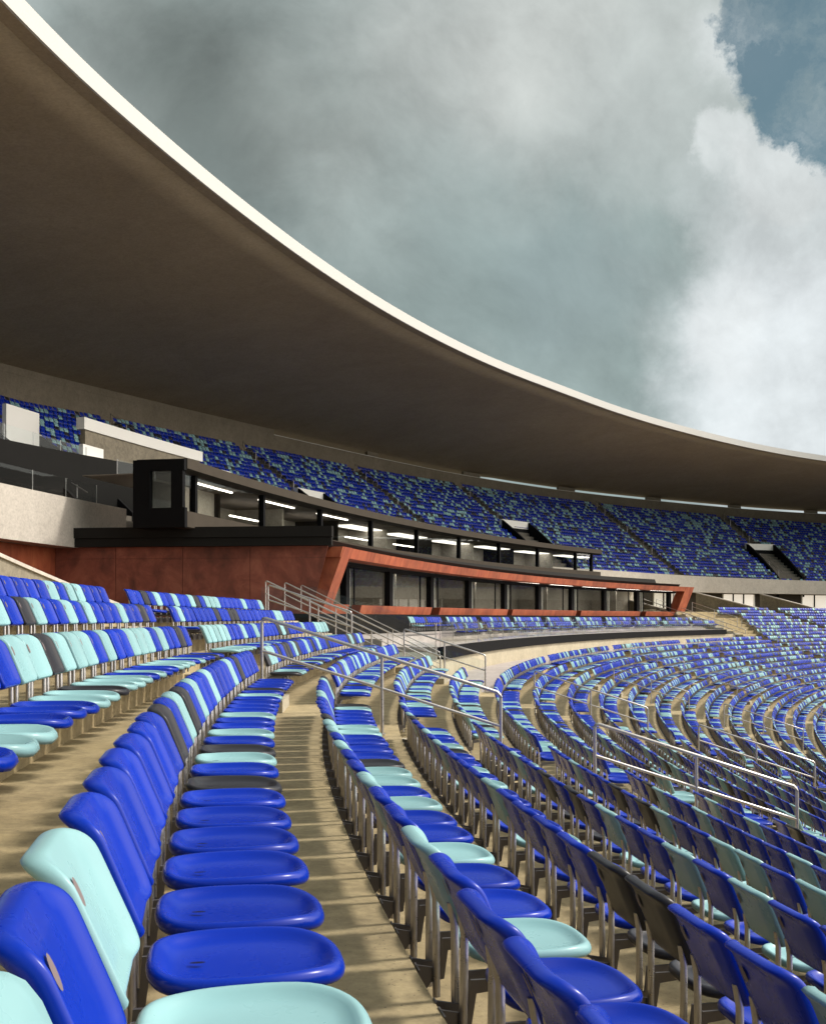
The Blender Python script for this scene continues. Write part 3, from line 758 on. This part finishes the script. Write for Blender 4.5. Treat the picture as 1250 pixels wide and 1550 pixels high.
# side glass and stair flight at the near end of the balcony
def stair(label,t0,t1,oa,za,ob,zb_,n):
    mb=MB()
    for i in range(n):
        f=i/n; o0=oa+(ob-oa)*f; o1=oa+(ob-oa)*(i+1)/n; z=za+(zb_-za)*f
        mb.pbox(o0,o1,t0,t1,z-.5,z,0,1)
    return thing_mesh(mb,'stair_flight',M['wall'],label,'stairs')
stair('short concrete stair down beside the near end of the balcony',33.6,37.4,-4.9,-.1,.9,-2.15,14)
stair('concrete stair with handrails at the far right end of the balcony',111.0,113.4,-9.5,.9,.6,-2.15,18)
def handrail(pts_top,h,label,nposts=3,r=.026,mid=True,grp='steel stair handrails'):
    e=empty('hand_rail',(pts_top[0][0],pts_top[0][1],pts_top[0][2]-h),label,'handrail',grp)
    A,B=np.array(pts_top[0],float),np.array(pts_top[1],float)
    u=(B-A)/np.linalg.norm(B-A); c=.06
    pts=[A-np.array((0,0,h)),A-np.array((0,0,c)),A-np.array((0,0,c*.3))+u*c*.3,A+u*c]
    mb=MB(); mb.tube([A-np.array((0,0,c*1.0)),A-np.array((0,0,c*.3))+u*c*.3,A+u*c,B-u*c,B-np.array((0,0,c*.3))-u*c*.3,B-np.array((0,0,c*1.0))],r,12); child(mb,'top_rail',M['steel'],e)
    if mid:
        mb=MB(); dz=np.array((0,0,h*.42 if h<1.2 else h*.5)); mb.tube([A-dz,B-dz],r*.85,10); child(mb,'mid_rail',M['steel'],e)
    for i in range(nposts):
        f=i/(nposts-1); p=A+(B-A)*f; mb=MB()
        top=p-np.array((0,0,c*.9)) if 0<i<nposts-1 else p-np.array((0,0,c))
        mb.tube([p-np.array((0,0,h)),top if not 0<i<nposts-1 else p],r*.95,12); 
        mb.tube([p-np.array((0,0,h)),p-np.array((0,0,h-.012))],r*2.,12)
        child(mb,'post',M['steel'],e)
    return e
def arail(t,oa,ob,label,toff=0.):
    z=lambda o:-.262-.3205*o
    handrail([P(oa,t,z(oa)),P(ob,t,z(ob))],.98+.11,label)
nm={0:'first',1:'second',2:'third',3:'fourth',4:'fifth'}
for i,(oa,ob) in enumerate([(-.85,2.45),(3.8,6.7),(8.6,11.9),(13.4,16.7)]):
    arail(14.75 if i<1 else 14.9,oa,ob,'large steel handrail in the nearest aisle, %s one down from the bare walkway'%ordn(i+1))
for i,(oa,ob) in enumerate([(-4.0,-1.4),(.2,2.65),(4.1,7.4),(8.85,12.1),(13.6,16.9),(18.4,21.6)]):
    arail(32.1,oa,ob,'steel handrail in the second aisle, %s from its top'%ordn(i+1))
for a,n in ((50.3,'third'),(70.2,'fourth'),(91.,'fifth'),(112.5,'sixth')):
    st=6.2 if a<60 else 4.4
    for i in range(4): arail(a,st+4.8*i,st+4.8*i+3.3,'small steel handrail in the %s aisle, %s from its top'%(n,ordn(i+1)))
# long stair rails at the near end of the balcony
def Q3(px,py,Y): return ((px-625)*Y/F,Y,(HZ-py)*Y/F)
handrail([P(-4.45,33.4,1.2),P(.7,33.4,-1.2)],.98,'long steel stair rail nearest the red side wall, going down to the walkway',4,.024)
handrail([P(-4.45,35.6,1.22),P(.9,35.6,-1.3)],.98,'long steel stair rail in the middle of the stair beside the balcony',4,.022)
handrail([P(-4.45,37.6,1.2),P(.6,37.6,-1.2)],.98,'thin steel stair rail against the balcony end glass',4,.016)
for i,(t,l) in enumerate(((110.8,'left steel rail of the stair at the far end of the balcony'),(113.5,'right steel rail of the stair at the far end of the balcony'))):
    handrail([P(-9.0,t,2.0),P(.8,t,-1.15)],.98,l,6,.03)
for i,(t0,oa,ob) in enumerate(((115.5,-6.,-1.),(116.5,-1.,3.))):
    arail(t0,oa,ob,'steel handrail above the seats right of the far stair, %s from its top'%ordn(i+1))
# end glass
e=empty('glass_screen',P(-2,38.4,-1.),'tall clear glass screen at the near end of the balcony','glass screen')
mb=MB(); 
vs=[P(-6.3,38.6,-1.05),P(.3,38.6,-1.5),P(.3,38.6,-.25),P(-4.2,38.6,1.15),P(-6.3,38.6,1.15)]
vs2=[P(-6.3,38.62,-1.05),P(.3,38.62,-1.5),P(.3,38.62,-.25),P(-4.2,38.62,1.15),P(-6.3,38.62,1.15)]
mb.add(vs+vs2,[(0,1,2,3,4),(9,8,7,6,5)]+[(i,(i+1)%5,(i+1)%5+5,i+5) for i in range(5)]); child(mb,'glass_panel',M['rail_glass'],e)
mb=MB(); mb.tube([P(.3,38.61,-1.55),P(.3,38.61,-.2)],.02,8); child(mb,'post',M['steel'],e)
# walkway glass panel below the second-aisle handrail
mb=MB(); mb.sweep([(.3,-1.4),(2.6,-2.15),(2.6,-1.3),(.3,-.6)],32.55,32.57,1.,0); thing_mesh(mb,'glass_screen',M['rail_glass'],'small glass panel beside the handrail at the end of the front rows','glass screen')
# sloping side wall behind the top-left row
mb=MB()
vs=[];
for t in (0,):
    A=P(-6.3,2.,1.78);B=P(-6.3,14.,1.78)
lw=empty('low_wall',P(-6.2,18,0),'low grey wall with pale sloping coping behind the top-left seats','wall')
lz=lambda t:1.10-(t-19.8)*.125
mb=MB(); mb.sweep(lambda t:[(-6.15,-1.3),(-6.15,lz(t)-.07),(-6.4,lz(t)-.07),(-6.4,-1.3)],8,27,1.,0); child(mb,'wall_panel',M['gray_conc'],lw)
mb=MB(); mb.sweep(lambda t:[(-6.1,lz(t)-.068),(-6.1,lz(t)),(-6.45,lz(t)),(-6.45,lz(t)-.068)],8,27,1.,0); child(mb,'coping',M['parapet'],lw)
# ------------------------------------------------------------------ right concourse under the parapet
mb=MB(); mb.sweep([(-19.4,.2),(-19.4,3.2),(-19.7,3.2),(-19.7,.2)],113,T_END,1.2,0); thing_mesh(mb,'concourse_wall',M['brown'],'brown recessed concourse wall beneath the right parapet','wall')
for i,(ta,tb) in enumerate([(118.5,122.0),(126.8,131.6),(137.5,142.),(148.5,153.5),(160,165)]):
    e=empty('window_bay',P(-19.3,ta,.7),'bright glazed concourse bay, %s from the red box, under the right parapet'%ordn(i+1),'window','concourse windows under the parapet')
    mb=MB(); mb.sweep([(-19.30,.7),(-19.30,3.1),(-19.34,3.1),(-19.34,.7)],ta,tb,1.2,0); child(mb,'window_pane',emis('lit_concourse',(1.,.88,.72),.42) if i==0 else bpy.data.materials['lit_concourse'],e)
    for q in range(4):
        t=ta+(tb-ta)*q/3; mb=MB(); mb.pbox(-19.3,-19.18,t-.06,t+.06,.7,3.1,0,1); child(mb,'mullion',M['white'] if q in(0,3) else M['char'],e)
def radial_wall(t,o0,z0,o1,z1,zlow,label):
    e=empty('sloping_wall',P((o0+o1)/2,t,zlow),label,'wall','sloping radial walls of the right concourse')
    mb=MB(); mb.sweep([(o0,zlow),(o0,z0-.12),(o1,z1-.12),(o1,zlow)],t,t+.3,1.,0); child(mb,'wall_panel',M['gray_conc'],e)
    mb=MB(); mb.sweep([(o0,z0-.117),(o0,z0),(o1,z1),(o1,z1-.117)],t-.04,t+.34,1.,0); child(mb,'coping',M['parapet'],e)
radial_wall(113.6,-17.3,3.15,-3.2,-.2,-1.2,'long sloping concrete wall beside the far stair of the balcony')
radial_wall(131.5,-17.3,3.18,-7.0,.9,.3,'sloping concrete wall in the middle of the right concourse')
radial_wall(141.2,-17.3,3.18,-7.0,.9,.3,'sloping concrete wall near the right edge of the concourse')
radial_wall(152.,-17.3,3.18,-7.0,.9,.3,'sloping concrete wall beyond the right edge of the concourse')
# ------------------------------------------------------------------ world: sky with clouds
w=bpy.data.worlds.new('World'); scene.world=w; w.use_nodes=True; nt=w.node_tree
for n in list(nt.nodes): nt.nodes.remove(n)
out=N(nt,'ShaderNodeOutputWorld')
SUN_AZ=math.radians(15.); SUN_EL=math.radians(45.)   # azimuth from +X towards +Y
sky=N(nt,'ShaderNodeTexSky',sky_type='NISHITA'); sky.sun_disc=False; sky.sun_elevation=SUN_EL; sky.sun_rotation=math.radians(90)-SUN_AZ
bs=N(nt,'ShaderNodeBackground'); bs.inputs[1].default_value=.055
tc=N(nt,'ShaderNodeTexCoord').outputs['Generated']
nt.links.new(mixc(nt,1.,sky.outputs[0],(.85,1.,.8),'MULTIPLY'),bs.inputs[0])
def dirv(px,py):
    v=np.array(((px-625)/F,1.,(HZ-py)/F)); return v/np.linalg.norm(v)
def blob(px,py,r0,r1,warp):
    """1 inside angular radius r0, fading to 0 at r1 around a fixed sky direction"""
    d=dirv(px,py); s=N(nt,'ShaderNodeVectorMath',operation='DISTANCE'); nt.links.new(warp,s.inputs[0]); s.inputs[1].default_value=tuple(d)
    m=N(nt,'ShaderNodeMapRange',interpolation_type='SMOOTHSTEP'); m.inputs['From Min'].default_value=r1; m.inputs['From Max'].default_value=r0
    nt.links.new(s.outputs['Value'],m.inputs['Value']); return m.outputs[0]
def vnoise(scale,detail,rough,amt):
    n=N(nt,'ShaderNodeTexNoise'); n.inputs['Scale'].default_value=scale;n.inputs['Detail'].default_value=detail;n.inputs['Roughness'].default_value=rough
    nt.links.new(tc,n.inputs['Vector'])
    s=N(nt,'ShaderNodeVectorMath',operation='SUBTRACT'); nt.links.new(n.outputs['Color'],s.inputs[0]); s.inputs[1].default_value=(.5,.5,.5)
    m=N(nt,'ShaderNodeVectorMath',operation='SCALE'); m.inputs['Scale'].default_value=amt; nt.links.new(s.outputs[0],m.inputs[0])
    a=N(nt,'ShaderNodeVectorMath',operation='ADD'); nt.links.new(tc,a.inputs[0]); nt.links.new(m.outputs[0],a.inputs[1]); return a.outputs[0]
wv=vnoise(3.2,9,.6,.20); wf=vnoise(9.,10,.66,.12); wl=vnoise(2.,4,.5,.25)
f1=noise(nt,2.3,10,.58,wl); f2=noise(nt,8.5,9,.62,wl)
# base overcast: grey green with soft structure
basec=ramp(nt,f1,[(.30,(.225,.28,.275)),(.46,(.30,.375,.37)),(.60,(.44,.50,.49)),(.78,(.62,.66,.65))])
def lay(c,fac,col): return mixc(nt,fac,c,col)
def mulf(a,k):
    m=N(nt,'ShaderNodeMath',operation='MULTIPLY'); nt.links.new(a,m.inputs[0])
    if hasattr(k,'node'): nt.links.new(k,m.inputs[1])
    else: m.inputs[1].default_value=k
    return m.outputs[0]
c=basec
c=lay(c,mulf(blob(330,190,.02,.17,wv),.85),(.155,.18,.172))
c=lay(c,mulf(blob(180,60,.02,.12,wv),.5),(.17,.20,.19))
c=lay(c,mulf(blob(610,210,.02,.17,wv),.55),(.42,.45,.43))
c=lay(c,mulf(blob(820,20,.02,.2,wv),.85),(.60,.63,.61))
c=lay(c,mulf(blob(730,340,.02,.15,wv),.5),(.27,.345,.345))
c=lay(c,mulf(blob(560,330,.01,.06,wv),.35),(.40,.47,.46))
c=lay(c,mulf(blob(880,440,.02,.10,wv),.5),(.27,.34,.35))
c=lay(c,mulf(blob(1010,130,.04,.13,wf),.6),(.47,.51,.50))
c=lay(c,mulf(blob(1230,350,.06,.12,wf),.9),(.66,.71,.72))
c=lay(c,mulf(blob(1200,600,.06,.15,wf),.95),(.74,.79,.81))
c=lay(c,mulf(blob(1110,500,.01,.05,wf),.8),(.72,.76,.77))
c=lay(c,mulf(blob(1090,220,.02,.035,wf),.8),(.66,.70,.70))
c=lay(c,mulf(blob(1170,270,.03,.05,wf),.75),(.68,.72,.72))
c=lay(c,mulf(blob(1060,300,.02,.045,wf),.5),(.50,.55,.55))
c=lay(c,mulf(blob(1130,60,.01,.045,wf),.8),(.62,.66,.66))
fd=ramp(nt,f2,[(.32,.80),(.5,1.),(.68,1.16)])

c=mixc(nt,1.,c,fd,'MULTIPLY')
# bright glow added to the unseen sky over the bowl, a soft key light
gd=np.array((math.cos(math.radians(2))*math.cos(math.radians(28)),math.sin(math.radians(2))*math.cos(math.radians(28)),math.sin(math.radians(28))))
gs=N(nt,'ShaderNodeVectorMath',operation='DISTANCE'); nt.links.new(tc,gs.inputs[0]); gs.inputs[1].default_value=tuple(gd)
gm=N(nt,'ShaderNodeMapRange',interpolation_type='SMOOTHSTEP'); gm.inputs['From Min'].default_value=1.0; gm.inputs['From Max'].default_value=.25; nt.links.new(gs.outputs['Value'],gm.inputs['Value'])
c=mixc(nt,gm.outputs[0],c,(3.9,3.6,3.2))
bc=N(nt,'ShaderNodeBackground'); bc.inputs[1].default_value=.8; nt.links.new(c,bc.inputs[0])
# gap of blue sky upper right, broken edge
hole=blob(1290,45,.065,.112,wf); 
hn=N(nt,'ShaderNodeMath',operation='MULTIPLY_ADD'); nt.links.new(hole,hn.inputs[0]); hn.inputs[1].default_value=1.; hn.inputs[2].default_value=0.
hr=ramp(nt,hn.outputs[0],[(.32,0.),(.62,1.)])
wisp=ramp(nt,noise(nt,9.,9,.65,wf),[(.54,0.),(.72,.5)])
hm=N(nt,'ShaderNodeMath',operation='SUBTRACT',use_clamp=True); nt.links.new(hr,hm.inputs[0]); nt.links.new(mulf(wisp,.9),hm.inputs[1])
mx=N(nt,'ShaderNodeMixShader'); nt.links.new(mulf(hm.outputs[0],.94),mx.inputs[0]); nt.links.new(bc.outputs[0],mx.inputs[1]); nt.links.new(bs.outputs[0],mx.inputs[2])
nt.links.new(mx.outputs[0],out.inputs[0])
# sun
sl=bpy.data.lights.new('sun','SUN'); sl.energy=2.55; sl.angle=math.radians(7.); sl.color=(1.,.93,.82)
so_=bpy.data.objects.new('sun',sl); COL.objects.link(so_)
from mathutils import Vector
sd=Vector((math.cos(SUN_EL)*math.cos(SUN_AZ),math.cos(SUN_EL)*math.sin(SUN_AZ),math.sin(SUN_EL)))
so_.rotation_euler=sd.to_track_quat('Z','Y').to_euler(); so_.location=(60,20,60)
# ------------------------------------------------------------------ camera
cam=bpy.data.cameras.new('camera'); co=bpy.data.objects.new('camera',cam); COL.objects.link(co); scene.camera=co
cam.sensor_fit='VERTICAL'; cam.sensor_height=31.; cam.sensor_width=25.; cam.lens=31.*F/1550.
cam.shift_y=(HZ-775)/1550.; cam.clip_end=3000; cam.clip_start=.05
co.location=(0,0,0); co.rotation_euler=(math.radians(90),0,0)
scene.view_settings.view_transform='Standard'; scene.view_settings.look='None'; scene.view_settings.gamma=1; scene.view_settings.exposure=.40
scene.cycles.max_bounces=7; scene.cycles.transparent_max_bounces=14; scene.cycles.caustics_reflective=False; scene.cycles.caustics_refractive=False
try: scene.cycles.use_denoising=True
except Exception: pass
